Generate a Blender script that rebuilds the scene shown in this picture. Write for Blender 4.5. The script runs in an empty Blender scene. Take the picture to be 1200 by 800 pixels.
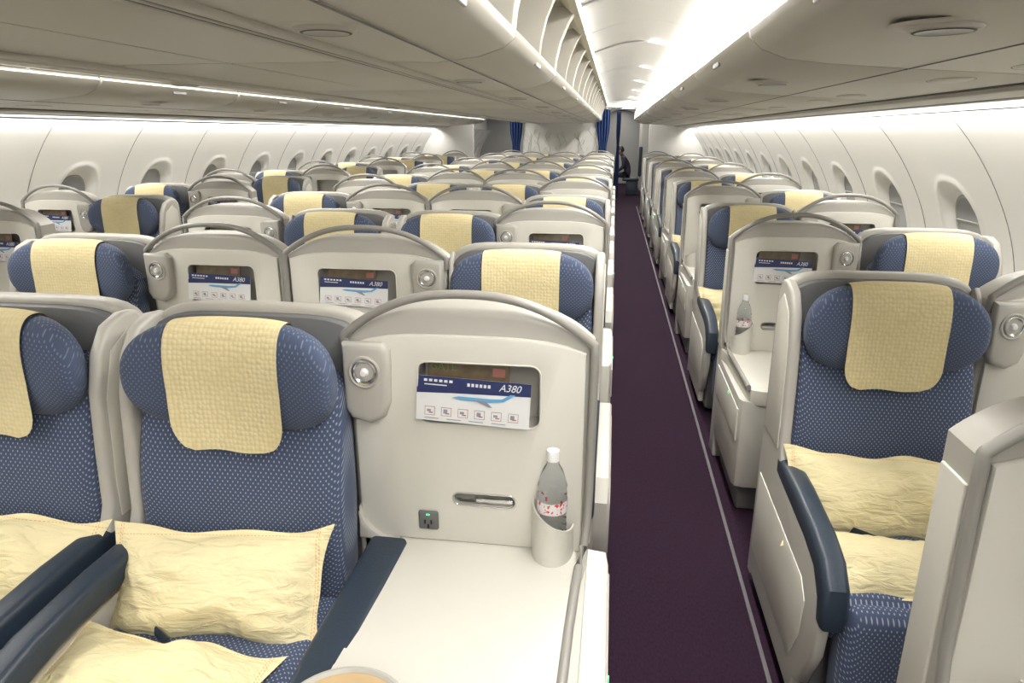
import bpy, bmesh, math, random
from mathutils import Vector, Matrix, noise
random.seed(3)
sc = bpy.context.scene
try:
    sc.view_settings.view_transform = 'Standard'
    sc.view_settings.look = 'None'
except Exception as e:
    print(e)
R = math.radians
CX = -1.225

# ---------------------------------------------------------------- materials
def new_mat(name, col, rough=0.5, metal=0.0, spec=0.5, noise_bump=0.0, nscale=200, var=0.0, emis=None, estr=0):
    m = bpy.data.materials.new(name); m.use_nodes = True
    nt = m.node_tree; b = nt.nodes['Principled BSDF']
    b.inputs['Base Color'].default_value = (*col, 1)
    b.inputs['Roughness'].default_value = rough
    b.inputs['Metallic'].default_value = metal
    b.inputs['Specular IOR Level'].default_value = spec
    if emis:
        b.inputs['Emission Color'].default_value = (*emis, 1)
        b.inputs['Emission Strength'].default_value = estr
    if noise_bump or var:
        tc = nt.nodes.new('ShaderNodeTexCoord')
        n = nt.nodes.new('ShaderNodeTexNoise'); n.inputs['Scale'].default_value = nscale
        n.inputs['Detail'].default_value = 3
        nt.links.new(tc.outputs['Object'], n.inputs['Vector'])
        if noise_bump:
            bp = nt.nodes.new('ShaderNodeBump'); bp.inputs['Strength'].default_value = noise_bump
            bp.inputs['Distance'].default_value = 0.003
            nt.links.new(n.outputs['Fac'], bp.inputs['Height'])
            nt.links.new(bp.outputs['Normal'], b.inputs['Normal'])
        if var:
            mx = nt.nodes.new('ShaderNodeMix'); mx.data_type = 'RGBA'
            mx.inputs['A'].default_value = (*[c*(1-var) for c in col], 1)
            mx.inputs['B'].default_value = (*[min(1, c*(1+var)) for c in col], 1)
            nt.links.new(n.outputs['Fac'], mx.inputs['Factor'])
            nt.links.new(mx.outputs['Result'], b.inputs['Base Color'])
    return m

def math_node(nt, op, a, b=None, c=None):
    n = nt.nodes.new('ShaderNodeMath'); n.operation = op
    for i, v in enumerate((a, b, c)):
        if v is None: continue
        if isinstance(v, (int, float)): n.inputs[i].default_value = v
        else: nt.links.new(v, n.inputs[i])
    return n.outputs[0]

def fabric_mat(name, base, dot, K=460, lo=0.45, hi=0.85):
    m = new_mat(name, base, 0.85, spec=0.2)
    nt = m.node_tree; b = nt.nodes['Principled BSDF']
    tc = nt.nodes.new('ShaderNodeTexCoord'); sp = nt.nodes.new('ShaderNodeSeparateXYZ')
    nt.links.new(tc.outputs['Object'], sp.inputs[0])
    u = math_node(nt, 'COSINE', math_node(nt, 'MULTIPLY', sp.outputs['X'], K))
    v = math_node(nt, 'COSINE', math_node(nt, 'MULTIPLY', math_node(nt, 'SUBTRACT', sp.outputs['Z'], sp.outputs['Y']), K))
    p = math_node(nt, 'MULTIPLY', u, v)
    mr = nt.nodes.new('ShaderNodeMapRange'); mr.inputs['From Min'].default_value = lo; mr.inputs['From Max'].default_value = hi
    nt.links.new(p, mr.inputs['Value'])
    mx = nt.nodes.new('ShaderNodeMix'); mx.data_type = 'RGBA'
    mx.inputs['A'].default_value = (*base, 1); mx.inputs['B'].default_value = (*dot, 1)
    nt.links.new(mr.outputs['Result'], mx.inputs['Factor'])
    nt.links.new(mx.outputs['Result'], b.inputs['Base Color'])
    b.inputs['Sheen Weight'].default_value = 0.1
    return m

M = {}
M['panel'] = new_mat('console_white_plastic', (0.63, 0.615, 0.56), 0.38, var=0.02, nscale=3)
M['shell'] = new_mat('shell_grey_plastic', (0.44, 0.425, 0.39), 0.4, var=0.02, nscale=3)
M['handle'] = new_mat('handle_taupe_plastic', (0.28, 0.27, 0.25), 0.38)
M['liner'] = new_mat('shell_liner_grey', (0.15, 0.155, 0.16), 0.6)
M['fabric'] = fabric_mat('blue_dotted_fabric', (0.060, 0.080, 0.142), (0.30, 0.34, 0.42))
M['headfab'] = fabric_mat('blue_headrest_fabric', (0.068, 0.089, 0.152), (0.17, 0.205, 0.28))
M['leather'] = new_mat('navy_leather', (0.024, 0.037, 0.058), 0.42, noise_bump=0.2)
M['dark'] = new_mat('dark_recess', (0.05, 0.048, 0.045), 0.6)
M['base'] = new_mat('seat_base_grey', (0.12, 0.12, 0.12), 0.5)
M['chrome'] = new_mat('brushed_metal', (0.65, 0.65, 0.65), 0.25, metal=1)
M['lampglass'] = new_mat('reading_lamp_glass', (0.8, 0.8, 0.8), 0.15)
M['green'] = new_mat('green_led', (0.05, 0.6, 0.15), 0.4, emis=(0.05, 1, 0.3), estr=1.5)
M['screen'] = new_mat('screen_black', (0.01, 0.01, 0.012), 0.1)
M['bin'] = new_mat('bin_cream_plastic', (0.52, 0.50, 0.45), 0.42, var=0.02, nscale=2)
M['binin'] = new_mat('bin_interior_plastic', (0.70, 0.66, 0.53), 0.6)
M['ceil'] = new_mat('ceiling_panel_white', (0.74, 0.74, 0.74), 0.4)
M['wall'] = new_mat('sidewall_white', (0.70, 0.69, 0.66), 0.45, var=0.015, nscale=2)
M['pane'] = new_mat('window_blind_grey', (0.30, 0.31, 0.32), 0.3)
M['frame'] = new_mat('window_frame_grey', (0.36, 0.36, 0.35), 0.35)
M['vent'] = new_mat('vent_dark_grey', (0.08, 0.08, 0.075), 0.5)
M['lamp'] = new_mat('lamp_tube_emissive', (1, 1, 1), 0.5, emis=(1, 0.98, 0.95), estr=7)
M['curtain'] = new_mat('blue_curtain_cloth', (0.02, 0.05, 0.17), 0.8, noise_bump=0.2)
M['card'] = new_mat('card_white_paper', (0.68, 0.69, 0.7), 0.35)
M['cardblue'] = new_mat('card_navy_print', (0.02, 0.03, 0.11), 0.35)
M['cardcyan'] = new_mat('card_sky_print', (0.12, 0.35, 0.6), 0.35)
M['cardred'] = new_mat('card_red_print', (0.40, 0.16, 0.14), 0.35)
M['cardgrey'] = new_mat('card_grey_print', (0.25, 0.27, 0.33), 0.35)
M['magazine'] = new_mat('magazine_brown_print', (0.16, 0.12, 0.07), 0.3, var=0.6, nscale=30)
M['wood'] = new_mat('light_wood', (0.5, 0.36, 0.2), 0.35, var=0.15, nscale=12)
M['strip'] = new_mat('floor_path_strip', (0.09, 0.08, 0.09), 0.5)
M['seam'] = new_mat('panel_seam', (0.2, 0.2, 0.19), 0.6)
M['cap'] = new_mat('bottle_cap_white', (0.8, 0.8, 0.8), 0.4)
M['twig'] = new_mat('twig_mural_paint', (0.50, 0.50, 0.45), 0.6)
M['skin'] = new_mat('skin', (0.35, 0.2, 0.14), 0.5)
M['hair'] = new_mat('black_hair', (0.012, 0.01, 0.01), 0.5)
M['cloth'] = new_mat('dark_uniform_cloth', (0.02, 0.018, 0.03), 0.8)

# carpet
m = new_mat('aubergine_carpet', (0.03, 0.014, 0.027), 0.95, spec=0.1); M['carpet'] = m
nt = m.node_tree; b = nt.nodes['Principled BSDF']
tc = nt.nodes.new('ShaderNodeTexCoord'); mp = nt.nodes.new('ShaderNodeMapping'); mp.inputs['Scale'].default_value = (120, 40, 1)
n1 = nt.nodes.new('ShaderNodeTexNoise'); n1.inputs['Scale'].default_value = 1.5; n1.inputs['Detail'].default_value = 4
nt.links.new(tc.outputs['Object'], mp.inputs[0]); nt.links.new(mp.outputs[0], n1.inputs['Vector'])
mx = nt.nodes.new('ShaderNodeMix'); mx.data_type = 'RGBA'
mx.inputs['A'].default_value = (0.010, 0.0045, 0.011, 1); mx.inputs['B'].default_value = (0.036, 0.017, 0.034, 1)
nt.links.new(n1.outputs['Fac'], mx.inputs['Factor']); nt.links.new(mx.outputs['Result'], b.inputs['Base Color'])
bp = nt.nodes.new('ShaderNodeBump'); bp.inputs['Strength'].default_value = 0.5; bp.inputs['Distance'].default_value = 0.004
nt.links.new(n1.outputs['Fac'], bp.inputs['Height']); nt.links.new(bp.outputs[0], b.inputs['Normal'])

# quilted headrest cover
m = new_mat('yellow_quilted_cloth', (0.79, 0.70, 0.43), 0.9, spec=0.15); M['cover'] = m
nt = m.node_tree; b = nt.nodes['Principled BSDF']
tc = nt.nodes.new('ShaderNodeTexCoord')
vo = nt.nodes.new('ShaderNodeTexVoronoi'); vo.feature = 'F1'; vo.inputs['Scale'].default_value = 85; vo.inputs['Randomness'].default_value = 0.35
nt.links.new(tc.outputs['Object'], vo.inputs['Vector'])
nz = nt.nodes.new('ShaderNodeTexNoise'); nz.inputs['Scale'].default_value = 18; nz.inputs['Detail'].default_value = 3; nt.links.new(tc.outputs['Object'], nz.inputs['Vector'])
hh_ = math_node(nt, 'ADD', math_node(nt, 'MULTIPLY', vo.outputs['Distance'], -1.0), math_node(nt, 'MULTIPLY', nz.outputs['Fac'], 1.2))
bp = nt.nodes.new('ShaderNodeBump'); bp.inputs['Strength'].default_value = 0.6; bp.inputs['Distance'].default_value = 0.0032
nt.links.new(hh_, bp.inputs['Height']); nt.links.new(bp.outputs[0], b.inputs['Normal'])
mr = nt.nodes.new('ShaderNodeMapRange'); mr.inputs['From Min'].default_value = 0.35; mr.inputs['From Max'].default_value = 0.75
nt.links.new(vo.outputs['Distance'], mr.inputs['Value'])
mx = nt.nodes.new('ShaderNodeMix'); mx.data_type = 'RGBA'
mx.inputs['A'].default_value = (0.79, 0.69, 0.42, 1); mx.inputs['B'].default_value = (0.73, 0.62, 0.35, 1)
nt.links.new(mr.outputs['Result'], mx.inputs['Factor']); nt.links.new(mx.outputs['Result'], b.inputs['Base Color'])

# pillow
m = new_mat('pale_yellow_pillowcase', (0.80, 0.71, 0.44), 0.85, spec=0.15); M['pillow'] = m
nt = m.node_tree; b = nt.nodes['Principled BSDF']
tc = nt.nodes.new('ShaderNodeTexCoord'); sp = nt.nodes.new('ShaderNodeSeparateXYZ'); nt.links.new(tc.outputs['Object'], sp.inputs[0])
ax = math_node(nt, 'ABSOLUTE', sp.outputs['X'])
l1 = math_node(nt, 'LESS_THAN', math_node(nt, 'ABSOLUTE', math_node(nt, 'SUBTRACT', ax, 0.256)), 0.0012)
l3 = math_node(nt, 'LESS_THAN', math_node(nt, 'ABSOLUTE', math_node(nt, 'SUBTRACT', ax, 0.250)), 0.001)
ay = math_node(nt, 'ABSOLUTE', sp.outputs['Y'])
l2 = math_node(nt, 'LESS_THAN', math_node(nt, 'ABSOLUTE', math_node(nt, 'SUBTRACT', ay, 0.138)), 0.001)
ln = math_node(nt, 'MAXIMUM', math_node(nt, 'MAXIMUM', l1, l3), l2)
dash = math_node(nt, 'GREATER_THAN', math_node(nt, 'SINE', math_node(nt, 'MULTIPLY', math_node(nt, 'ADD', sp.outputs['X'], sp.outputs['Y']), 700)), -0.3)
ln = math_node(nt, 'MULTIPLY', ln, dash)
mx = nt.nodes.new('ShaderNodeMix'); mx.data_type = 'RGBA'
mx.inputs['A'].default_value = (0.80, 0.71, 0.44, 1); mx.inputs['B'].default_value = (0.76, 0.42, 0.2, 1)
nt.links.new(ln, mx.inputs['Factor']); nt.links.new(mx.outputs['Result'], b.inputs['Base Color'])
mp = nt.nodes.new('ShaderNodeMapping'); mp.inputs['Scale'].default_value = (11, 30, 20); nt.links.new(tc.outputs['Object'], mp.inputs[0])
nn = nt.nodes.new('ShaderNodeTexNoise'); nn.inputs['Scale'].default_value = 1.3; nn.inputs['Detail'].default_value = 4; nn.inputs['Distortion'].default_value = 0.7
nt.links.new(mp.outputs[0], nn.inputs['Vector'])
bp = nt.nodes.new('ShaderNodeBump'); bp.inputs['Strength'].default_value = 0.9; bp.inputs['Distance'].default_value = 0.012
nt.links.new(nn.outputs['Fac'], bp.inputs['Height']); nt.links.new(bp.outputs[0], b.inputs['Normal'])

# bottle plastic / label
m = new_mat('clear_bottle_plastic', (0.95, 0.98, 1.0), 0.06); M['bottle'] = m
b = m.node_tree.nodes['Principled BSDF']; b.inputs['Transmission Weight'].default_value = 0.95; b.inputs['IOR'].default_value = 1.12
m = new_mat('bottle_label', (0.9, 0.85, 0.85), 0.4); M['label'] = m
nt = m.node_tree; b = nt.nodes['Principled BSDF']
tc = nt.nodes.new('ShaderNodeTexCoord'); nn = nt.nodes.new('ShaderNodeTexNoise'); nn.inputs['Scale'].default_value = 130; nn.inputs['Detail'].default_value = 1
nt.links.new(tc.outputs['Object'], nn.inputs['Vector'])
g = math_node(nt, 'GREATER_THAN', nn.outputs['Fac'], 0.58)
mx = nt.nodes.new('ShaderNodeMix'); mx.data_type = 'RGBA'
mx.inputs['A'].default_value = (0.72, 0.71, 0.71, 1); mx.inputs['B'].default_value = (0.6, 0.06, 0.06, 1)
nt.links.new(g, mx.inputs['Factor']); nt.links.new(mx.outputs['Result'], b.inputs['Base Color'])

# ---------------------------------------------------------------- mesh builder
class B:
    def __init__(s, mats):
        s.bm = bmesh.new(); s.keys = list(mats)
    def mi(s, k):
        if k not in s.keys: s.keys.append(k)
        return s.keys.index(k)
    def absorb(s, t, k=None, mtx=None):
        if k is not None:
            i = s.mi(k)
            for f in t.faces: f.material_index = i
        if mtx is not None: bmesh.ops.transform(t, matrix=mtx, verts=t.verts)
        bmesh.ops.recalc_face_normals(t, faces=t.faces)
        for f in t.faces: f.smooth = True
        me = bpy.data.meshes.new('tmp'); t.to_mesh(me); t.free()
        s.bm.from_mesh(me); bpy.data.meshes.remove(me)
    def box(s, c, d, k, bev=0.0, seg=3, rot=(0, 0, 0)):
        t = bmesh.new(); bmesh.ops.create_cube(t, size=1)
        bmesh.ops.scale(t, vec=d, verts=t.verts)
        if bev: bmesh.ops.bevel(t, geom=t.edges[:], offset=bev, segments=seg, profile=0.5, affect='EDGES')
        mt = Matrix.Translation(c) @ Matrix.Rotation(rot[2], 4, 'Z') @ Matrix.Rotation(rot[1], 4, 'Y') @ Matrix.Rotation(rot[0], 4, 'X')
        s.absorb(t, k, mt)
    def prism(s, pts, axis, a, b, k, bev=0.0, seg=2, ret=False):
        t = bmesh.new()
        def P(p, w):
            return {'x': (w, p[0], p[1]), 'y': (p[0], w, p[1]), 'z': (p[0], p[1], w)}[axis]
        va = [t.verts.new(P(p, a)) for p in pts]; vb = [t.verts.new(P(p, b)) for p in pts]
        n = len(pts)
        fa = t.faces.new(va); fb = t.faces.new(vb[::-1])
        for i in range(n): t.faces.new((va[i], vb[i], vb[(i+1) % n], va[(i+1) % n]))
        bmesh.ops.recalc_face_normals(t, faces=t.faces)
        if bev:
            ed = list(fa.edges)+list(fb.edges)
            bmesh.ops.bevel(t, geom=ed, offset=bev, segments=seg, profile=0.5, affect='EDGES')
        if ret: return t
        s.absorb(t, k)
    def tube(s, path, r, k, n=10, ry=None, cap=True):
        t = bmesh.new(); rings = []
        path = [Vector(p) for p in path]
        for i, p in enumerate(path):
            d = (path[min(i+1, len(path)-1)]-path[max(i-1, 0)]).normalized()
            up = Vector((0, 1, 0)) if abs(d.y) < 0.9 else Vector((0, 0, 1))
            a = d.cross(up).normalized(); bb = a.cross(d).normalized()
            r2 = ry if ry else r
            rings.append([t.verts.new(p + a*math.cos(2*math.pi*j/n)*r + bb*math.sin(2*math.pi*j/n)*r2) for j in range(n)])
        for i in range(len(rings)-1):
            for j in range(n): t.faces.new((rings[i][j], rings[i][(j+1) % n], rings[i+1][(j+1) % n], rings[i+1][j]))
        if cap: t.faces.new(rings[0][::-1]); t.faces.new(rings[-1])
        s.absorb(t, k)
    def lathe(s, prof, k, c=(0, 0, 0), n=24, mtx=None):
        t = bmesh.new()
        rows = []
        for r, z in prof:
            rows.append([t.verts.new((r*math.cos(2*math.pi*j/n), r*math.sin(2*math.pi*j/n), z)) for j in range(n)])
        for i in range(len(rows)-1):
            for j in range(n):
                t.faces.new((rows[i][j], rows[i][(j+1) % n], rows[i+1][(j+1) % n], rows[i+1][j]))
        bmesh.ops.remove_doubles(t, verts=t.verts, dist=1e-5)
        mt = Matrix.Translation(c)
        if mtx: mt = mt @ mtx
        s.absorb(t, k, mt)
    def grid(s, fn, nu, nv, k, wrapu=False, mtx=None):
        t = bmesh.new()
        V = [[t.verts.new(fn(i/nu, j/nv)) for j in range(nv+1)] for i in range(nu if wrapu else nu+1)]
        L = len(V)
        for i in range(nu):
            for j in range(nv):
                t.faces.new((V[i][j], V[(i+1) % L][j], V[(i+1) % L][j+1], V[i][j+1]))
        bmesh.ops.remove_doubles(t, verts=t.verts, dist=1e-6)
        s.absorb(t, k, mtx)
    def mesh(s, name, sharp=38):
        me = bpy.data.meshes.new(name); s.bm.to_mesh(me); s.bm.free()
        for k in s.keys: me.materials.append(M[k])
        try: me.set_sharp_from_angle(angle=R(sharp))
        except Exception as e: print(e)
        return me

def obj(name, me, loc=(0, 0, 0), scale=(1, 1, 1), rot=(0, 0, 0), parent=None):
    o = bpy.data.objects.new(name, me); sc.collection.objects.link(o)
    o.location = loc; o.scale = scale; o.rotation_euler = rot
    if parent: o.parent = parent
    return o

def rrect(cx, cz, w, h, r, n=5):
    pts = []
    for (sx, sz, a) in ((1, -1, -90), (1, 1, 0), (-1, 1, 90), (-1, -1, 180)):
        for i in range(n+1):
            t = R(a+90*i/n)
            pts.append((cx+sx*(w/2-r)+r*math.cos(t), cz+sz*(h/2-r)+r*math.sin(t)))
    return pts

def boolean(t_bm, cutters, keys, ti):
    for f in t_bm.faces: f.material_index = ti
    me = bpy.data.meshes.new('a'); t_bm.to_mesh(me); t_bm.free()
    for k in keys: me.materials.append(M[k])
    o = bpy.data.objects.new('a', me); sc.collection.objects.link(o)
    tmp = []
    for c, ci in cutters:
        for f in c.faces: f.material_index = ci
        bmesh.ops.recalc_face_normals(c, faces=c.faces)
        cm = bpy.data.meshes.new('c'); c.to_mesh(cm); c.free()
        for k in keys: cm.materials.append(M[k])
        co = bpy.data.objects.new('c', cm); sc.collection.objects.link(co); tmp.append(co)
        md = o.modifiers.new('b', 'BOOLEAN'); md.operation = 'DIFFERENCE'; md.solver = 'EXACT'; md.object = co
    dg = bpy.context.evaluated_depsgraph_get()
    res = bpy.data.meshes.new_from_object(o.evaluated_get(dg))
    out = bmesh.new(); out.from_mesh(res)
    for q in tmp+[o]: bpy.data.objects.remove(q, do_unlink=True)
    return out

# ---------------------------------------------------------------- console
def build_console(wide=False):
    keys = ['panel', 'shell', 'dark', 'handle', 'chrome', 'lampglass', 'green', 'base', 'screen', 'seam']
    b = B(keys)
    def cutset():
        c = []
        c.append((b.prism(rrect(0.03, 0.965, 0.295, 0.150, 0.022), 'y', -0.05, 0.05, None, ret=True), 1))
        c.append((b.prism(rrect(0.04, 0.69, 0.155, 0.03, 0.014), 'y', -0.05, 0.012, None, ret=True), 1))
        return c
    ar = [(-0.302, 0.5), (-0.302, 1.06)]
    for i in range(25):
        t = math.sin((-1+2*i/24)*math.pi/2)
        ar.append((0.302*t, 1.083+0.083*(1-abs(t)**3.4)))
    ar += [(0.302, 1.06), (0.302, 0.5)]
    body = b.prism(ar, 'y', 0.0, 0.12, None, bev=0.018, seg=4, ret=True)
    body = boolean(body, cutset(), keys, 1)
    b.absorb(body)
    out = [(-0.285, 0.566), (0.285, 0.566)]
    n = 12
    for i in range(n+1):
        t = i/n
        x = 0.285-0.57*t
        out.append((x, 1.076+0.03*(1-abs(2*t-1)**4)))
    plate = b.prism(out, 'y', -0.014, 0.004, None, bev=0.006, seg=2, ret=True)
    plate = boolean(plate, cutset(), keys, 0)
    b.absorb(plate)
    t = [(p[0], -0.015, p[1]) for p in rrect(0.04, 0.69, 0.16, 0.034, 0.016, 6)]
    t.append(t[0]); b.tube(t, 0.002, 'chrome', n=6, cap=False)
    b.box((0.065, -0.006, 0.684), (0.095, 0.004, 0.012), 'chrome', 0.001)
    b.box((-0.01, -0.002, 0.692), (0.05, 0.003, 0.014), 'seam', 0.001)
    t = [(p[0], -0.0145, p[1]) for p in rrect(0.03, 0.965, 0.30, 0.155, 0.024, 6)]; t.append(t[0])
    b.tube(t, 0.002, 'panel', n=6, cap=False)
    # outlet
    b.box((-0.105, -0.017, 0.625), (0.052, 0.01, 0.052), 'base', 0.006)
    for dx, dz in ((-0.008, 0.0), (0.008, 0.0), (0, -0.012)):
        b.box((-0.105+dx, -0.0225, 0.623+dz), (0.004, 0.004, 0.010), 'screen')
    b.box((-0.105, -0.0225, 0.643), (0.009, 0.003, 0.004), 'green', 0.001)
    # reading light pod on seat side
    pod = [(-0.30, 1.085), (-0.30, 0.925), (-0.285, 0.898), (-0.235, 0.885), (-0.2, 0.905), (-0.186, 0.94), (-0.182, 1.03), (-0.182, 1.07), (-0.2, 1.088)]
    b.prism(pod, 'y', -0.042, 0.0, 'shell', bev=0.016, seg=3)
    mt = Matrix.Rotation(R(90), 4, 'X')
    b.lathe([(0.040, -0.004), (0.040, 0.002), (0.036, 0.004), (0.033, 0.002), (0.025, -0.004), (0.02, -0.004)], 'shell', c=(-0.242, -0.043, 1.018), mtx=mt)
    b.lathe([(0.031, 0.002), (0.027, 0.003), (0.022, -0.002), (0.0, -0.004)], 'chrome', c=(-0.242, -0.044, 1.018), mtx=mt)
    b.lathe([(0.0, 0.010), (0.007, 0.009), (0.010, 0.003), (0.011, -0.004)], 'lampglass', c=(-0.242, -0.044, 1.018), mtx=mt, n=16)
    # handle arch + side rim
    pa = [(-0.302, 0.0, 1.05), (-0.303, -0.002, 1.075)]
    n = 40
    for i in range(n+1):
        t = math.sin((-1+2*i/n)*math.pi/2)
        pa.append((0.303*t, -0.006, 1.095+0.108*(1-abs(t)**2.4)))
    pa += [(0.304, -0.007, 1.07), (0.304, -0.008, 1.03), (0.303, -0.012, 0.9), (0.302, -0.018, 0.75), (0.300, -0.03, 0.66), (0.294, -0.055, 0.61), (0.285, -0.11, 0.588), (0.276, -0.3, 0.576), (0.270, -0.54, 0.572)]
    b.tube(pa, 0.0105, 'handle', n=12, ry=0.013)
    # shelf + lower body
    sh = [(-0.185, 0.01), (-0.185, -0.5), (-0.165, -0.545), (-0.12, -0.56), (0.22, -0.56), (0.26, -0.545), (0.272, -0.51), (0.285, -0.1), (0.302, 0.01)]
    b.prism(sh, 'z', 0.50, 0.566, 'panel', bev=0.006)
    lb = [(-0.182, 0.01), (-0.182, -0.5), (-0.165, -0.54), (-0.12, -0.552), (0.25, -0.552), (0.29, -0.54), (0.302, -0.51), (0.302, 0.01)]
    b.prism(lb, 'z', 0.13, 0.515, 'shell', bev=0.006)
    b.box((0.055, -0.26, 0.07), (0.42, 0.48, 0.14), 'base', 0.01)
    b.box((0.0, 0.06, 0.28), (0.604, 0.12, 0.56), 'shell', 0.012)
    xo = 0.30
    if wide:
        b.prism([(0.295, 0.11), (0.352, 0.10), (0.358, 0.05), (0.358, -0.5), (0.345, -0.54), (0.295, -0.553)], 'z', 0.10, 0.50, 'panel', bev=0.010, seg=3)
        xo = 0.356
    b.prism([(-0.52, 0.33), (-0.52, 0.47), (-0.2, 0.475), (0.04, 0.475), (0.04, 0.33)], 'x', xo-0.002, xo+0.006, 'shell' if wide else 'panel', bev=0.003)
    b.box((0.303, 0.06, 0.80), (0.008, 0.085, 0.46), 'panel', 0.003)
    b.box((xo+0.0065, -0.30, 0.46), (0.004, 0.010, 0.010), 'green')
    # curved inner corner fairing
    cf = [(-0.185, 0.566)]+[(-0.185-0.10*math.sin(a), 0.566+0.09*(1-math.cos(a))) for a in [R(9*i) for i in range(1, 11)]]+[(-0.29, 0.566)]
    b.prism(cf, 'y', -0.03, 0.0, 'shell', bev=0.004)
    # bottle cup pocket
    def cup(u, v):
        a = math.pi+u*math.pi
        r = 0.05
        zt = 0.675-0.03*math.cos(a)
        q = v
        if q < 0.45: rr = r; z = 0.566+(zt-0.566)*(q/0.45)
        elif q < 0.55: rr = r-0.004*((q-0.45)/0.1); z = zt
        else: rr = r-0.004; z = zt-(zt-0.57)*((q-0.55)/0.45)
        return Vector((0.215+rr*math.cos(a)*1.05, -0.012+rr*math.sin(a)*1.5, z))
    b.grid(cup, 20, 20, 'panel')
    b.box((0, 0.124, 0.93), (0.36, 0.012, 0.22), 'screen', 0.006)
    return b.mesh('side_console')

HZ = 1.005; HW = 0.272
def hr(tx):
    k = max(0.0, 1-abs(tx)**3.6)**(1/2.4)
    return k, 0.132*k, 0.060*max(k, 0)**0.7, -0.058-0.045*tx*tx
def build_seat(wide=False):
    b = B(['fabric', 'headfab', 'cover', 'shell', 'liner', 'leather', 'base', 'panel', 'seam', 'handle'])
    n = 16
    def top(z1, zt, w):
        r = []
        for i in range(n+1):
            t = -1+2*i/n; s_ = math.sin(t*math.pi/2)
            r.append((w*s_, z1+(zt-z1)*(1-abs(s_)**5)**(1/2.0)))
        return r
    b.prism([(-0.308, 0.05)]+top(1.07, 1.142, 0.308)+[(0.308, 0.05)], 'y', 0.062, 0.12, 'shell', bev=0.012, seg=3)
    b.prism([(-0.288, 0.1)]+top(1.06, 1.125, 0.288)+[(0.288, 0.1)], 'y', 0.03, 0.066, 'liner', bev=0.004)
    b.prism([(0.11, 0.1), (0.11, 1.08), (0.05, 1.11), (0.02, 1.08), (0.0, 0.95), (0.0, 0.1)], 'x', 0.29, 0.308, 'shell', bev=0.006)
    w = [(0.115, 0.06), (0.115, 1.065), (0.08, 1.115), (0.03, 1.12), (-0.03, 1.10), (-0.075, 1.04), (-0.10, 0.95), (-0.115, 0.8), (-0.125, 0.66), (-0.15, 0.6), (-0.22, 0.575), (-0.56, 0.55), (-0.63, 0.50), (-0.645, 0.42), (-0.63, 0.30), (-0.56, 0.16), (-0.5, 0.12), (-0.5, 0.06)]
    b.prism(w, 'x', -0.31, -0.275, 'shell', bev=0.011, seg=3)
    b.prism([(0.085, 0.62), (0.085, 1.04), (0.03, 1.08), (-0.04, 1.04), (-0.08, 0.93), (-0.10, 0.7), (-0.10, 0.62)], 'x', -0.3135, -0.309, 'panel', bev=0.002)
    xo = -0.3135
    if wide:
        b.prism([(0.11, 0.10), (0.11, 0.48), (0.08, 0.50), (-0.52, 0.48), (-0.58, 0.42), (-0.58, 0.30), (-0.52, 0.14), (-0.48, 0.10)], 'x', -0.36, -0.305, 'shell', bev=0.010, seg=3)
        xo = -0.3625
    b.prism([(0.07, 0.16), (0.07, 0.45), (-0.48, 0.43), (-0.53, 0.39), (-0.52, 0.28), (-0.46, 0.16)], 'x', xo, xo+0.005, 'panel', bev=0.002)
    a = [(-0.11, 0.605), (-0.3, 0.605), (-0.5, 0.59), (-0.60, 0.565), (-0.655, 0.515), (-0.665, 0.44), (-0.655, 0.40), (-0.615, 0.40), (-0.60, 0.46), (-0.55, 0.505), (-0.45, 0.525), (-0.11, 0.545)]
    b.prism(a, 'x', -0.312, -0.242, 'leather', bev=0.018, seg=4)
    a2 = [(-0.03, 0.575), (-0.45, 0.565), (-0.53, 0.545), (-0.55, 0.50), (-0.53, 0.455), (-0.4, 0.46), (-0.03, 0.47)]
    b.prism(a2, 'x', 0.305, 0.41, 'leather', bev=0.016, seg=4)
    b.box((0.335, -0.27, 0.28), (0.11, 0.5, 0.38), 'shell', 0.01)
    b.box((0, -0.25, 0.18), (0.54, 0.56, 0.32), 'base', 0.02)
    b.box((0.0, -0.33, 0.39), (0.545, 0.58, 0.15), 'fabric', 0.055, 5)
    b.box((0, -0.615, 0.28), (0.5, 0.12, 0.34), 'fabric', 0.05, 5, rot=(R(-8), 0, 0))
    b.box((0, -0.60, 0.08), (0.46, 0.06, 0.14), 'base', 0.02)
    # lap belt lying on the cushion
    b.tube([(-0.25, -0.16, 0.44), (-0.24, -0.22, 0.475), (-0.16, -0.30, 0.474), (-0.06, -0.36, 0.472)], 0.022, 'leather', n=8, ry=0.004)
    def back(u, v):
        z = 0.42+0.60*v
        ang = 2*math.pi*u
        hw = 0.262+0.014*math.sin(v*math.pi)
        hd = 0.072-0.030*smooth(0.45, 0.95, v)
        e = 0.42
        cx_ = math.copysign(abs(math.cos(ang))**e, math.cos(ang)); sy = math.copysign(abs(math.sin(ang))**e, math.sin(ang))
        k = 1.0
        if v < 0.06: k = 0.8+0.2*(v/0.06)
        if v > 0.94: k = 0.8+0.2*((1-v)/0.06)
        yc = -0.065+0.052*v - 0.022*math.sin(v*math.pi)
        bol = -0.014*abs(cx_)**3 if sy < 0 else 0
        return Vector((hw*cx_*k, yc+hd*sy*k+bol, z))
    b.grid(back, 56, 28, 'fabric', wrapu=True)
    def head(u, v):
        tx = -1+2*v; tx = math.sin(tx*math.pi/2)
        k, hz, hy, yc = hr(tx)
        a_ = 2*math.pi*u
        e = 0.8
        c_ = math.copysign(abs(math.cos(a_))**e, math.cos(a_)); s_ = math.copysign(abs(math.sin(a_))**e, math.sin(a_))
        return Vector((HW*tx, yc+hy*c_, HZ+hz*s_))
    b.grid(head, 32, 36, 'headfab', wrapu=True)
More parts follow.
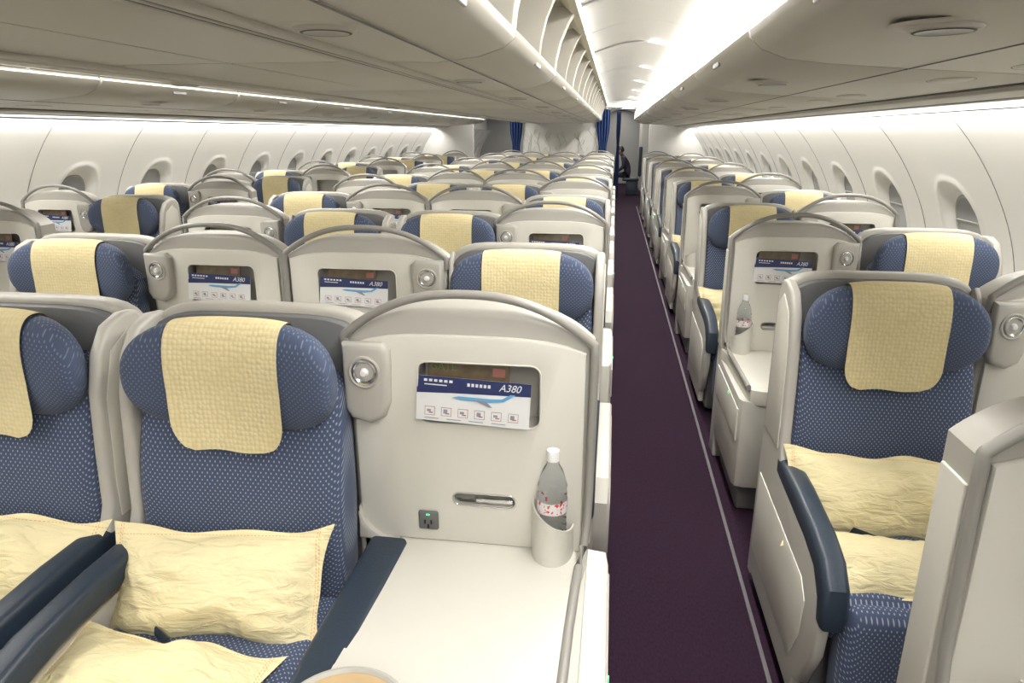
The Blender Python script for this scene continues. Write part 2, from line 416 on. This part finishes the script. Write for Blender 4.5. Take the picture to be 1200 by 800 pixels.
    def cov(u, v):
        hw = 0.146
        L = v
        if L > 0.8:
            q = (L-0.8)/0.2; hw *= 0.62+0.38*math.sqrt(max(0, 1-q*q))
        x = hw*(2*u-1)
        tx = x/HW
        k, hz, hy, yc = hr(tx)
        e = 0.8
        if L < 0.62:
            a_ = R(50)+(R(190)-R(50))*(L/0.62)
            c_ = math.copysign(abs(math.cos(a_))**e, math.cos(a_)); s_ = math.copysign(abs(math.sin(a_))**e, math.sin(a_))
            return Vector((x, yc+(hy+0.005)*c_, HZ+(hz+0.005)*s_))
        q = (L-0.62)/0.38
        z0 = HZ+(hz+0.005)*(-abs(math.sin(R(10)))**e)
        return Vector((x, yc-(hy+0.005)-0.004*q+0.002*math.sin(x*50+q*3)*q, z0-q*(0.135+0.002*math.sin(x*40))))
    b.grid(cov, 20, 44, 'cover')
    return b.mesh('business_seat')

def smooth(a, b_, x):
    t = max(0, min(1, (x-a)/(b_-a))); return t*t*(3-2*t)

def pillow_mesh(seed):
    b = B(['pillow'])
    W, H, T = 0.285, 0.165, 0.095
    def f(side):
        def g(u, v):
            x = 2*u-1; y = 2*v-1
            px = W*x*(1-0.09*(1-y*y)*abs(x)); py = H*y*(1-0.14*(1-x*x)*abs(y))
            ex = max(0, 1-abs(x)/0.93); ey = max(0, 1-abs(y)/0.9)
            kx = 1-(1-ex)**3.0; ky = 1-(1-ey)**2.2
            k = max(0, kx*ky)
            t = T*k**0.75
            nz = noise.noise(Vector((px*6+seed, py*8, side*3)))*0.026
            pl = math.sin(px*95+3*noise.noise(Vector((px*9, py*5, seed)))*3)*math.exp(-ey/0.30)*0.006
            pl += math.sin(py*110+3*noise.noise(Vector((px*5, py*9, seed+3)))*3)*math.exp(-ex/0.25)*0.006
            nz += pl+0.009*noise.noise(Vector((px*12, py*26+seed, side)))
            flap = 0.008*noise.noise(Vector((px*10, py*10, seed)))
            edge = max(abs(x), abs(y)) > 0.999
            return Vector((px+noise.noise(Vector((py*8, seed, 2)))*0.014, py+noise.noise(Vector((px*7, seed, 5)))*0.022, side*((0 if edge else 0.0015)+max(0, t+nz*min(1, k*2.2)))+0.018*noise.noise(Vector((px*6, py*6, seed)))+flap))
        return g
    for sd in (1, -1): b.grid(f(sd), 72, 48, 'pillow')
    bmesh.ops.remove_doubles(b.bm, verts=b.bm.verts, dist=1e-4)
    return b.mesh('pillow', 80)

def bottle_mesh():
    b = B(['bottle', 'label', 'cap'])
    r = 0.0325
    prof = [(0, 0.004), (0.02, 0.0), (0.029, 0.003), (r, 0.012)]
    z = 0.012
    for i in range(5):
        prof += [(r, z+0.006), (r-0.002, z+0.0095), (r, z+0.013)]; z += 0.0145
    prof += [(r-0.001, 0.09), (r-0.001, 0.135), (r, 0.14), (r-0.002, 0.148), (r, 0.155), (0.028, 0.172), (0.02, 0.19), (0.0135, 0.2), (0.0125, 0.208)]
    b.lathe(prof, 'bottle', n=28)
    b.lathe([(r+0.0008, 0.106), (r+0.0008, 0.130)], 'label', n=28)
    b.lathe([(0.0, 0.228), (0.0135, 0.227), (0.0145, 0.224), (0.0145, 0.207), (0.0125, 0.206)], 'cap', n=20)
    return b.mesh('water_bottle')

def card_mesh():
    b = B(['card', 'cardblue', 'cardcyan', 'cardred', 'cardgrey'])
    b.box((0, 0, 0), (0.278, 0.0016, 0.108), 'card')
    b.box((0, -0.001, 0.039), (0.278, 0.0008, 0.030), 'cardblue')
    b.prism([(-0.139, 0.024), (-0.139, 0.012), (-0.05, 0.017), (0.139, 0.024)], 'y', -0.0014, -0.0009, 'cardblue')
    f = [(-0.06, 0.004), (-0.04, 0.000), (0.03, -0.001), (0.065, 0.004), (0.092, 0.022), (0.08, 0.022), (0.06, 0.010), (0.03, 0.008), (-0.045, 0.008)]
    b.prism([(x+0.01, z+0.003) for x, z in f], 'y', -0.0022, -0.0012, 'cardcyan')
    b.prism([(0.0, 0.006), (0.04, -0.009), (0.048, -0.009), (0.03, 0.006)], 'y', -0.0026, -0.0016, 'cardgrey')
    for i in range(6):
        x = -0.105+i*0.041
        b.box((x, -0.001, -0.030), (0.025, 0.0008, 0.021), 'cardred')
        b.box((x, -0.0014, -0.030), (0.0225, 0.0008, 0.0185), 'card')
        b.box((x-0.002, -0.0018, -0.029), (0.010, 0.0008, 0.006+0.004*(i % 2)), 'cardgrey')
        b.box((x+0.003, -0.0018, -0.034), (0.010, 0.0008, 0.003), 'cardred')
    for i in range(4):
        b.box((-0.1+0.055*i, -0.0012, -0.0475), (0.035, 0.0006, 0.0018), 'cardgrey')
    for i in range(6):
        b.box((-0.118+i*0.0125, -0.0017, 0.044), (0.008, 0.0006, 0.006), 'card')
        b.box((-0.012+i*0.010, -0.0017, 0.040), (0.0065, 0.0006, 0.0075), 'card')
    b.box((-0.093, -0.0017, 0.034), (0.055, 0.0006, 0.0025), 'card')
    return b.mesh('safety_card')

ME_C = build_console(); ME_S = build_seat(); ME_CW = build_console(True); ME_SW = build_seat(True)
ME_P = [pillow_mesh(1.3), pillow_mesh(7.7), pillow_mesh(4.1)]
ME_B = bottle_mesh(); ME_K = card_mesh()
bm_ = B(['magazine', 'card']); bm_.box((0, 0, 0), (0.2, 0.004, 0.14), 'magazine', 0.001); bm_.box((0.0, 0.0, 0), (0.196, 0.003, 0.143), 'card')
bm_.box((0.075, -0.0022, 0.048), (0.03, 0.001, 0.02), 'cardred'); ME_MG = bm_.mesh('magazine')
def text_mesh(body, size, mat, shear=0, center=False):
    cu = bpy.data.curves.new('txt', 'FONT'); cu.body = body; cu.size = size; cu.extrude = 0.0003; cu.shear = shear
    if center: cu.align_x = 'CENTER'
    to = bpy.data.objects.new('txt', cu); sc.collection.objects.link(to)
    dg = bpy.context.evaluated_depsgraph_get(); me = bpy.data.meshes.new_from_object(to.evaluated_get(dg)); me.materials.clear(); me.materials.append(mat)
    bpy.data.objects.remove(to, do_unlink=True); return me
M['gold'] = new_mat('magazine_title_green', (0.16, 0.24, 0.08), 0.4)
ME_T = text_mesh('A380', 0.024, M['card'], 0.3, True)
ME_G = text_mesh('GATE', 0.026, M['gold'])

def console(x, y, s, det, q=1.0, wide=False):
    obj('side_console', ME_CW if wide else ME_C, (x, y, 0), (s*q, 1, 1))
    if det > 0:
        xc = x+0.03*s*q; qq = min(q, 1.0)
        k = obj('safety_card', ME_K, (xc-0.013, y-0.018, 0.949), rot=(R(-7), R(2.4), 0), scale=(qq, 1, 1))
        obj('card_title', ME_T, (0.088, -0.0022, 0.032), rot=(R(90), 0, 0), parent=k)
        mg = obj('magazine', ME_MG, (xc-0.03, y+0.010, 0.968), rot=(R(-3), R(2), 0), scale=(qq, 1, 1))
        if det > 1: obj('magazine_title', ME_G, (-0.095, -0.0025, 0.045), rot=(R(90), 0, 0), parent=mg)

def seat(x, y, s, det, idx=0, q=1.0, wide=False):
    obj('business_seat', ME_SW if wide else ME_S, (x, y, 0), (s*q, 1, 1))
    if det:
        random.seed(idx)
        obj('pillow', ME_P[idx % 3], (x-0.02*s, y-0.235, 0.53), rot=(R(60), R(random.uniform(-4, 4)), R(random.uniform(-3, 3))), scale=(1.03*q, 0.9, 0.8))
        obj('pillow', ME_P[(idx+1) % 3], (x-0.04*s, y-0.48, 0.475), rot=(R(9), R(random.uniform(-2, 2)), R(random.uniform(-5, 5))), scale=(0.93*q, 0.8, 0.6))

P = 1.1; U = 0.6025; QC = U/0.62; YC = 1.475
idx = 0
for n in range(13):
    y = YC+P*n - (0.04 if n else 0); det = 2 if n == 0 else (1 if n < 6 else 0)
    for s in (1, -1):
        idx += 1
        if n % 2 == 0:
            seat(CX+s*U/2+(0.06 if s > 0 else 0.02), y, s, n < 6, idx, 0.95 if s > 0 else QC); console(CX+s*U*1.5, y, s, det, QC, True)
        else:
            if s > 0: console(-0.953, y, -s, det, 1.075)
            else: console(-1.585, y, -s, det, 0.965)
            seat(CX+s*U*1.5-(0.0 if s > 0 else 0.03), y, -s, n < 6, idx, QC, True)
QR = 0.90; UR = 0.62*QR; XB = 0.535
x1 = XB+UR/2; x2 = XB+UR*1.5
for n in range(-1, 12):
    y = 2.12+P*n; det = 1 if n < 5 else 0
    for side in (1, -1):
        idx += 1
        f = lambda X: X if side > 0 else 2*CX-X
        dx = 0.02 if n == -1 else 0
        if n % 2: console(f(x1+dx), y, -side, det, QR); seat(f(x2+dx), y, -side, n < 6, idx, QR)
        else: seat(f(x1), y, side, n < 6, idx, QR); console(f(x2), y, side, det, QR)
obj('water_bottle', ME_B, (CX+1.5*U+0.215*QC, YC-0.048, 0.57), scale=(1.08, 1.08, 1.25))
obj('water_bottle', ME_B, (x1-0.215*QR, 2.12+P-0.048, 0.57), scale=(1.0, 1.0, 1.2))
b = B(['panel', 'wood', 'shell'])
b.lathe([(0.0, 0.0), (0.110, 0.0), (0.118, 0.008), (0.116, 0.018), (0.109, 0.02), (0.104, 0.014)], 'shell', n=48)
b.lathe([(0.0, 0.013), (0.1045, 0.0135)], 'wood', n=48)
obj('wooden_drink_tray', b.mesh('wooden_drink_tray'), (-0.42, 0.865, 0.59))

# ---------------------------------------------------------------- cabin shell
Y0, Y1, YB = -2.6, 23.0, 15.6
XR = 2.0; XL = 2*CX-XR
b = B(['carpet']); b.box(((XR+XL)/2, (Y0+Y1)/2, -0.05), (XR-XL+0.3, Y1-Y0, 0.1), 'carpet'); obj('floor', b.mesh('floor'))
b = B(['strip'])
for x in (0.515, 2*CX-0.515): b.box((x, (Y0+YB)/2, 0.002), (0.013, YB-Y0, 0.006), 'strip')
obj('trim_1', b.mesh('floor_path_strip'))

prof = [(3.14, 0.0), (3.2, 0.3), (3.225, 0.6), (3.205, 0.85), (3.14, 1.08), (3.03, 1.30), (2.90, 1.49), (2.765, 1.642)]
def prof_at(t):
    f = t*(len(prof)-1); i = min(int(f), len(prof)-2); q = f-i
    p0 = prof[max(i-1, 0)]; p1 = prof[i]; p2 = prof[i+1]; p3 = prof[min(i+2, len(prof)-1)]
    def cr(a, b_, c, d): return 0.5*((2*b_)+(-a+c)*q+(2*a-5*b_+4*c-d)*q*q+(-a+3*b_-3*c+d)*q**3)
    return Vector((cr(p0[0], p1[0], p2[0], p3[0]), cr(p0[1], p1[1], p2[1], p3[1])))
NT = 84
pp = [prof_at(i/NT) for i in range(NT+1)]
arc = [0]
for i in range(NT): arc.append(arc[-1]+(pp[i+1]-pp[i]).length)
nrm = []
for i in range(NT+1):
    d = (pp[min(i+1, NT)]-pp[max(i-1, 0)]).normalized(); nrm.append(Vector((d.y, -d.x)))
WZ = 1.03; YWW = 4.14
iw = min(range(NT+1), key=lambda i: abs(pp[i].y-WZ)); sw = arc[iw]
WP = 1.0
def disp(yy, s):
    l = ((yy+0.5) % WP)-0.5
    r = math.sqrt((abs(l)/0.215)**2.3+(abs(s-sw)/0.290)**2.3)**(2/2.3)
    d = 0.055*(1-smooth(0.66, 1.0, r)) - 0.009*math.exp(-((r-1.07)/0.05)**2)
    return d
YW0 = YWW-7; ny = int((Y1-YW0)/0.025)
for side, nm in ((1, 'wall_right'), (-1, 'wall_left')):
    verts = []; faces = []
    for j in range(ny+1):
        yy = YW0+0.025*j
        for i in range(NT+1):
            d = disp(yy-YWW, arc[i]); q = pp[i]+nrm[i]*d
            verts.append((CX+side*q.x, yy, q.y))
    for j in range(ny):
        for i in range(NT):
            a = j*(NT+1)+i
            faces.append((a, a+1, a+NT+2, a+NT+1) if side > 0 else (a, a+NT+1, a+NT+2, a+1))
    me = bpy.data.meshes.new(nm); me.from_pydata(verts, [], faces); me.materials.append(M['wall'])
    for p in me.polygons: p.use_smooth = True
    obj(nm, me)
    b = B(['seam'])
    for j in range(-6, 19):
        yy = YWW+j*WP+0.5
        b.tube([(CX+side*(pp[i].x+nrm[i].x*0.001), yy, pp[i].y+nrm[i].y*0.001) for i in range(14, NT+1, 3)], 0.0035, 'seam', n=6)
    obj('trim_%d' % (5+(side > 0)), b.mesh('sidewall_joint_trim'))
b = B(['pane', 'frame'])
PW, PH = 0.142, 0.193
def ov(a, w, h): return (w*math.copysign(abs(math.cos(a))**0.85, math.cos(a)), h*math.copysign(abs(math.sin(a))**0.85, math.sin(a)))
b.prism([ov(2*math.pi*i/40, PW, PH) for i in range(40)], 'y', -0.004, 0.004, 'pane')
t = [(ov(2*math.pi*i/40, PW, PH)[0], 0, ov(2*math.pi*i/40, PW, PH)[1]) for i in range(41)]
b.tube(t, 0.010, 'frame', n=8, cap=False)
b.box((0, -0.004, 0.05), (0.27, 0.012, 0.007), 'frame', 0.002)
b.box((0, 0.006, 0.05), (0.27, 0.012, 0.007), 'frame', 0.002)
me = b.mesh('window')
k = 0
tang = math.atan2(pp[iw+1].x-pp[iw-1].x, pp[iw+1].y-pp[iw-1].y)
for side in (1, -1):
    for j in range(-6, 19):
        k += 1
        q = pp[iw]+nrm[iw]*0.042
        o = obj('window_%d' % k, me, (CX+side*q.x, YWW+j*WP, q.y))
        o.matrix_world = Matrix.Translation(o.location) @ Matrix.Rotation(side*tang, 4, 'Y') @ Matrix.Rotation(R(90)*side, 4, 'Z')

for side in (1, -1):
    b = B(['panel', 'shell'])
    e0 = CX+side*(x2+UR/2+0.04-CX); e1 = CX+side*3.08
    for j in range(16):
        ya = Y0+0.1+j*1.12
        b.prism([(e0, 0.0), (e0, 0.60), (e0+side*0.02, 0.62), (e1+side*0.08, 0.62), (e1, 0.0)], 'y', ya, ya+1.10, 'panel', bev=0.004)
    obj('side_ledge_locker', b.mesh('side_ledge_locker'))

# overhead bins
BL = 1.45
CI = CX+0.004
def bin_mesh(kind, closed=False):
    b = B(['bin', 'binin', 'seam', 'vent', 'frame'])
    if kind == 'side':
        bucket = [(1.50, 1.672), (1.25, 1.695), (0.8, 1.722), (0.58, 1.738), (0.47, 1.752), (0.40, 1.778), (0.365, 1.81), (0.36, 1.83), (0.368, 1.842), (0.385, 1.838), (0.42, 1.81), (0.50, 1.79), (0.6, 1.785), (1.4, 1.80), (1.50, 1.79)]
        upper = [(0.50, 2.10), (0.53, 2.10), (0.58, 2.15), (1.2, 2.15), (1.32, 2.08), (1.34, 1.79), (1.52, 1.78), (1.52, 2.24), (0.50, 2.24)]
        div = [(0.366, 1.83), (0.362, 1.90), (0.38, 1.98), (0.42, 2.06), (0.495, 2.13), (1.34, 2.16), (1.36, 1.77), (0.5, 1.77), (0.42, 1.79), (0.375, 1.81)]
        spk = (0.585, 1.737)
    else:
        bucket = [(CI, 1.762), (-0.75, 1.762), (-0.55, 1.756), (-0.42, 1.77), (-0.34, 1.795), (-0.31, 1.82), (-0.306, 1.838), (-0.314, 1.85), (-0.33, 1.845), (-0.37, 1.82), (-0.45, 1.80), (CI, 1.80)]
        upper = [(-0.20, 2.10), (-0.235, 2.10), (-0.29, 2.15), (-0.9, 2.15), (-1.05, 2.08), (-1.06, 1.79), (CI, 1.79), (CI, 2.24), (-0.20, 2.24)]
        div = [(-0.312, 1.84), (-0.305, 1.90), (-0.285, 1.98), (-0.25, 2.06), (-0.205, 2.13), (-1.06, 2.16), (-1.06, 1.79), (-0.45, 1.79), (-0.36, 1.805), (-0.32, 1.82)]
        spk = (-0.6, 1.757)
    b.prism(bucket, 'y', 0.008, BL-0.008, 'bin', bev=0.004, seg=2)
    b.prism(upper, 'y', 0.0, BL, 'binin')
    if closed:
        b.prism(div, 'y', 0.008, BL-0.008, 'bin', bev=0.004, seg=1)
    else:
        for y0 in (0.0, BL/2-0.02, BL-0.04):
            b.prism(div, 'y', y0+0.004, y0+0.036, 'bin', bev=0.004, seg=1)
    if kind == 'side': bk = [(1.48, 1.69), (0.8, 1.732), (0.5, 1.765), (0.5, 1.78), (1.48, 1.78)]
    else: bk = [(CI, 1.772), (-0.5, 1.768), (-0.4, 1.785), (-0.4, 1.79), (CI, 1.79)]
    b.prism(bk, 'y', -0.009, 0.009, 'vent')
    b.lathe([(0.0, -0.006), (0.03, -0.007), (0.05, -0.010), (0.062, -0.006), (0.066, -0.001), (0.09, 0.0), (0.097, 0.003)], 'bin', c=(spk[0], BL/2, spk[1]), n=32)
    b.lathe([(0.0, -0.0075), (0.044, -0.0095), (0.047, -0.0102)], 'frame', c=(spk[0], BL/2, spk[1]-0.0006), n=32)
    b.lathe([(0.047, -0.0102), (0.051, -0.0102), (0.053, -0.009)], 'vent', c=(spk[0], BL/2, spk[1]-0.0008), n=32)
    # oval passenger-service covers and a long seam in the underside
    if kind == 'side':
        tl = math.atan2(0.027, 0.45)
        for yy in (0.25, BL-0.25):
            mt = Matrix.Rotation(tl, 4, 'Y') @ Matrix.Diagonal((0.8, 1.9, 1, 1))
            b.lathe([(0.0, -0.005), (0.045, -0.005), (0.056, -0.002), (0.060, 0.003)], 'bin', c=(1.02, yy, 1.7085), n=28, mtx=mt)
            b.lathe([(0.062, -0.0012), (0.0655, -0.0012)], 'seam', c=(1.02, yy, 1.7082), n=28, mtx=mt)
        b.box((0.80, BL/2, 1.7215), (0.005, BL-0.02, 0.003), 'seam')
        b.box((0.372, BL/2, 1.800), (0.010, 0.14, 0.022), 'frame', 0.004)
    else:
        b.box((-0.50, BL/2, 1.7570), (0.004, BL-0.02, 0.003), 'seam')
        b.box((-0.322, BL/2, 1.810), (0.010, 0.14, 0.020), 'frame', 0.004)
    return b.mesh('overhead_bin')
MBS, MBC, MBX = bin_mesh('side'), bin_mesh('centre'), bin_mesh('side', True)
for j in range(-2, 10):
    y = 1.46-BL/2+j*BL
    if y+BL > YB+0.9: continue
    obj('overhead_bin', MBS, (0, y, 0)); obj('overhead_bin', MBX, (2*CX, y, 0), (-1, 1, 1))
    obj('overhead_bin', MBC, (0, y, 0)); obj('overhead_bin', MBC, (2*CX, y, 0), (-1, 1, 1))
LYC = (Y0+YB)/2; LLL = YB-Y0
b = B(['vent', 'bin'])
for X, z in ((-0.755, 1.757), (2*CX+0.755, 1.757)):
    b.box((X, LYC, z), (0.045, LLL, 0.012), 'vent')
    for d in (-0.034, 0.034): b.box((X+d, LYC, z-0.001), (0.024, LLL, 0.020), 'bin', 0.006)
    b.box((X, LYC, z-0.004), (0.008, LLL, 0.010), 'bin', 0.002)
for X, z in ((1.22, 1.696), (2*CX-1.22, 1.696)):
    b.box((X, LYC, z), (0.012, LLL, 0.012), 'vent')
    sg = 1 if X > 0 else -1
    b.box((X+0.14*sg, LYC, z-0.012), (0.20, LLL, 0.022), 'bin', 0.006, rot=(0, sg*R(3.5), 0))
    b.box((X+0.19*sg, LYC, z-0.0262), (0.035, LLL, 0.004), 'vent', rot=(0, sg*R(3.5), 0))
obj('trim_2', b.mesh('vent_trim'))

b = B(['ceil', 'seam'])
for side in (1, -1):
    for j in range(24):
        y = Y0+j*1.07
        def f(u, v):
            X = -0.23+0.78*u; X = X if side > 0 else 2*CX-X
            return Vector((X, y+0.006+1.058*v, 2.16+0.09*math.sin(math.pi*u)))
        b.grid(f, 16, 2, 'ceil')
        if j % 2 == 0:
            def f(u, v):
                X = -0.2+0.7*u; X = X if side > 0 else 2*CX-X
                return Vector((X, y-0.05+0.1*v, 2.145+0.085*math.sin(math.pi*u)))
            b.grid(f, 16, 1, 'ceil')
obj('ceiling', b.mesh('ceiling'))
b = B(['wall']); b.box((CX, (Y0+Y1)/2, 2.32), (6.6, Y1-Y0, 0.06), 'wall')  # unseen shell added over and beside the bins to stop light leaks
for s in (1, -1):
    b.box((CX+s*2.98, (Y0+Y1)/2, 1.99), (0.05, Y1-Y0, 0.66), 'wall')
obj('light_leak_shell', b.mesh('light_leak_shell'))
def lamp_strip(X, z, w, h, y0, y1, nm):
    b = B(['lamp', 'ceil'])
    n_ = int((y1-y0)/1.07)
    for i in range(n_):
        b.box((X, y0+1.07*(i+0.5), z), (w, 1.06, h), 'lamp', 0.004, 1)
    obj(nm, b.mesh(nm))
for X, w_ in ((-0.205, 0.022), (0.495, 0.016), (2*CX+0.205, 0.022)):
    lamp_strip(X, 2.135, w_, 0.02, Y0, YB, 'ceiling_strip_light')

def area(nm, loc, sx, sy, rot, W, col=(1, 0.97, 0.91)):
    L = bpy.data.lights.new(nm, 'AREA'); L.shape = 'RECTANGLE'; L.size = sx; L.size_y = sy; L.energy = W; L.color = col
    o = bpy.data.objects.new(nm, L); sc.collection.objects.link(o); o.location = loc; o.rotation_euler = rot
    return o
LY = (Y0+YB)/2; LL = YB-Y0-0.2
for s in (1, -1):
    X = CX+s*(0.25-CX)
    area('aisle_ceiling_light', (X, LY, 2.222), 0.16, LL, (0, 0, 0), 340 if s > 0 else 285)
    area('aisle_ceiling_light', (CX+s*(0.15-CX), 19.3, 2.22), 0.3, 6.5, (0, 0, 0), 70)
    area('sidewall_wash_light', (CX+s*2.725, LY, 1.652), 0.05, LL, (0, -s*R(25), 0), 150)

# ---------------------------------------------------------------- far end
b = B(['wall', 'seam']); b.box((CX, YB+0.06, 1.15), (1.62, 0.12, 2.3), 'wall', 0.01)
obj('wall_back', b.mesh('wall_back'))
for s in (1, -1):
    f = lambda X: CX+s*(X-CX)
    b = B(['wall']); b.box((f(1.33), YB+0.06, 1.15), (1.25, 0.12, 2.3), 'wall', 0.01)
    b.box((f(0.2), YB+0.06, 2.2), (1.2, 0.12, 0.25), 'wall', 0.01)
    obj('wall_partition', b.mesh('wall_partition'))
b = B(['wall', 'frame']); b.box((CX, Y1, 1.15), (6.6, 0.1, 2.4), 'frame'); obj('wall_galley_end', b.mesh('wall_galley_end'))
b = B(['wall']); b.box((CX, Y0, 1.15), (6.6, 0.1, 2.4), 'wall'); obj('wall_front', b.mesh('wall_front'))
b = B(['frame', 'shell', 'seam'])
b.box((CX, 18.6, 1.1), (1.5, 2.2, 2.2), 'shell', 0.02)
for i in range(3):
    for j in range(3): b.box((CX-0.46+0.46*i, 17.49, 0.45+0.62*j), (0.42, 0.02, 0.56), 'frame', 0.01)
obj('galley_cabinet', b.mesh('galley_cabinet'))
b = B(['shell']); b.box((1.15, 21, 1.1), (0.9, 2.0, 2.2), 'shell', 0.02); obj('lavatory_block', b.mesh('lavatory_block'))
b = B(['twig'])
random.seed(11)
for i in range(9):
    x = CX-0.7+i*0.17+random.uniform(-0.05, 0.05); z = 1.0; path = []
    for q in range(9):
        path.append((x, YB-0.012, z)); x += random.uniform(-0.04, 0.05); z += random.uniform(0.06, 0.09)
    b.tube(path, 0.006, 'twig', n=5)
    for q in range(2, 8, 2):
        p = path[q]; d = random.choice((-1, 1))
        b.tube([p, (p[0]+d*0.06, p[1], p[2]+0.05), (p[0]+d*0.10, p[1], p[2]+0.12)], 0.004, 'twig', n=5)
obj('twig_mural', b.mesh('twig_mural'))
def curtain(x0, x1, y, nm='blue_curtain'):
    b = B(['curtain'])
    def f(u, v):
        pinch = 1-0.4*math.exp(-((v-0.6)/0.12)**2)
        xx = (x0+x1)/2+(x1-x0)*(u-0.5)*pinch
        return Vector((xx, y+0.03*math.sin(u*math.pi*9)*pinch, 0.05+1.98*v))
    b.grid(f, 60, 24, 'curtain')
    obj(nm, b.mesh(nm))
curtain(-0.42, -0.14, YB-0.08); curtain(2*CX+0.14, 2*CX+0.42, YB-0.08)
curtain(0.0, 0.10, YB+1.2)
b = B(['chrome'])
for X in (0.1, 2*CX-0.1): b.tube([(X-0.62, YB-0.08, 2.05), (X+0.6, YB-0.08, 2.05)], 0.010, 'chrome')
obj('curtain_rail', b.mesh('curtain_rail'))

# ---------------------------------------------------------------- seated crew member on a jump seat
PY = 18.6; PX = 0.38
b = B(['leather', 'shell'])
b.box((PX+0.04, PY, 0.40), (0.42, 0.42, 0.08), 'leather', 0.03); b.box((PX+0.27, PY, 0.85), (0.08, 0.42, 0.75), 'leather', 0.03)
b.box((PX+0.08, PY, 0.19), (0.3, 0.3, 0.38), 'leather', 0.02)
obj('crew_jump_seat', b.mesh('crew_jump_seat'))
root = bpy.data.objects.new('seated_crew_member', None); sc.collection.objects.link(root)
root.location = (PX, PY, 0.0); root.scale = (0.95, 0.95, 0.95)
def skin(nm, vs, es, rad, mat, rootv=0):
    me = bpy.data.meshes.new(nm); me.from_pydata(vs, es, []); me.materials.append(mat)
    o = obj(nm, me, parent=root)
    md = o.modifiers.new('skin', 'SKIN'); md.use_smooth_shade = True
    for i, r in enumerate(rad):
        me.skin_vertices[0].data[i].radius = (r, r) if not isinstance(r, tuple) else r
        me.skin_vertices[0].data[i].use_root = (i == rootv)
    o.modifiers.new('sub', 'SUBSURF').levels = 2; o.modifiers['sub'].render_levels = 2
    return o
V = [(0, 0, 0.56), (-0.06, 0, 0.75), (-0.15, 0, 0.93), (-0.2, 0, 1.03), (-0.23, 0, 1.10),
     (-0.16, 0.17, 0.98), (-0.17, 0.23, 0.74), (-0.34, 0.15, 0.62), (-0.16, -0.17, 0.98), (-0.17, -0.23, 0.74), (-0.34, -0.15, 0.62),
     (-0.02, 0.1, 0.54), (-0.42, 0.11, 0.53), (-0.40, 0.11, 0.12), (-0.02, -0.1, 0.54), (-0.42, -0.11, 0.53), (-0.40, -0.11, 0.12)]
E = [(0, 1), (1, 2), (2, 3), (3, 4), (2, 5), (5, 6), (6, 7), (2, 8), (8, 9), (9, 10), (0, 11), (11, 12), (12, 13), (0, 14), (14, 15), (15, 16)]
rr = [0.13, 0.12, 0.13, 0.06, 0.05, 0.06, 0.045, 0.032, 0.06, 0.045, 0.032, 0.09, 0.062, 0.045, 0.09, 0.062, 0.045]
skin('body_clothes', V, E, rr, M['cloth'])
for s in (1, -1):
    skin('shoe', [(-0.38, s*0.11, 0.05), (-0.46, s*0.11, 0.04), (-0.55, s*0.11, 0.03)], [(0, 1), (1, 2)], [0.04, 0.038, 0.028], M['hair'])
    hv = [(-0.34, s*0.15, 0.62), (-0.40, s*0.12, 0.61)]; he = [(0, 1)]; hrad = [0.028, 0.03]
    for q in range(4):
        i0 = len(hv); oy = s*(0.12-0.03+0.02*q); hv += [(-0.43, oy, 0.61), (-0.47, oy, 0.60), (-0.49, oy, 0.585)]; he += [(1, i0), (i0, i0+1), (i0+1, i0+2)]; hrad += [0.01, 0.009, 0.007]
    i0 = len(hv); hv += [(-0.40, s*0.08, 0.60), (-0.43, s*0.065, 0.59)]; he += [(1, i0), (i0, i0+1)]; hrad += [0.011, 0.009]
    skin('hand', hv, he, hrad, M['skin'])
b = B(['skin', 'hair', 'lampglass'])
def hd(u, v):
    a = 2*math.pi*u; p = math.pi*v
    x = math.sin(p)*math.cos(a); y = math.sin(p)*math.sin(a); z = math.cos(p)
    return Vector((x*0.092-0.0, y*0.074*(1-0.12*max(0, -z)), z*0.118))
b.grid(hd, 28, 20, 'skin', wrapu=True)
def hh(u, v):
    q = hd(u, v*0.62); c = 1.10
    fr = max(0, -q.x/0.092)
    return Vector((q.x*c+0.012, q.y*c, q.z*c+0.006+0.07*fr*(v > 0.45)*(v-0.45)*2))
b.grid(hh, 28, 14, 'hair', wrapu=True)
b.box((-0.098, 0, -0.01), (0.03, 0.022, 0.045), 'skin', 0.009)
b.box((-0.088, 0, -0.055), (0.012, 0.045, 0.010), 'hair', 0.004)
for s in (1, -1):
    b.box((0.0, s*0.076, -0.005), (0.03, 0.014, 0.055), 'skin', 0.006)
    b.box((-0.085, s*0.03, 0.012), (0.012, 0.026, 0.010), 'hair', 0.004)
hm = obj('head', b.mesh('head'), (-0.27, 0, 1.18), rot=(0, R(-14), 0), parent=root)

w = bpy.data.worlds.new('World'); sc.world = w; w.use_nodes = True
w.node_tree.nodes['Background'].inputs[0].default_value = (0.6, 0.65, 0.7, 1); w.node_tree.nodes['Background'].inputs[1].default_value = 0.3

cd = bpy.data.cameras.new('camera'); cam = bpy.data.objects.new('camera', cd); sc.collection.objects.link(cam)
cd.sensor_width = 36; cd.lens = 24; cd.clip_start = 0.03
cam.location = (0, 0, 1.55); cam.rotation_euler = (R(90-16.96), 0, R(8.3))
sc.camera = cam
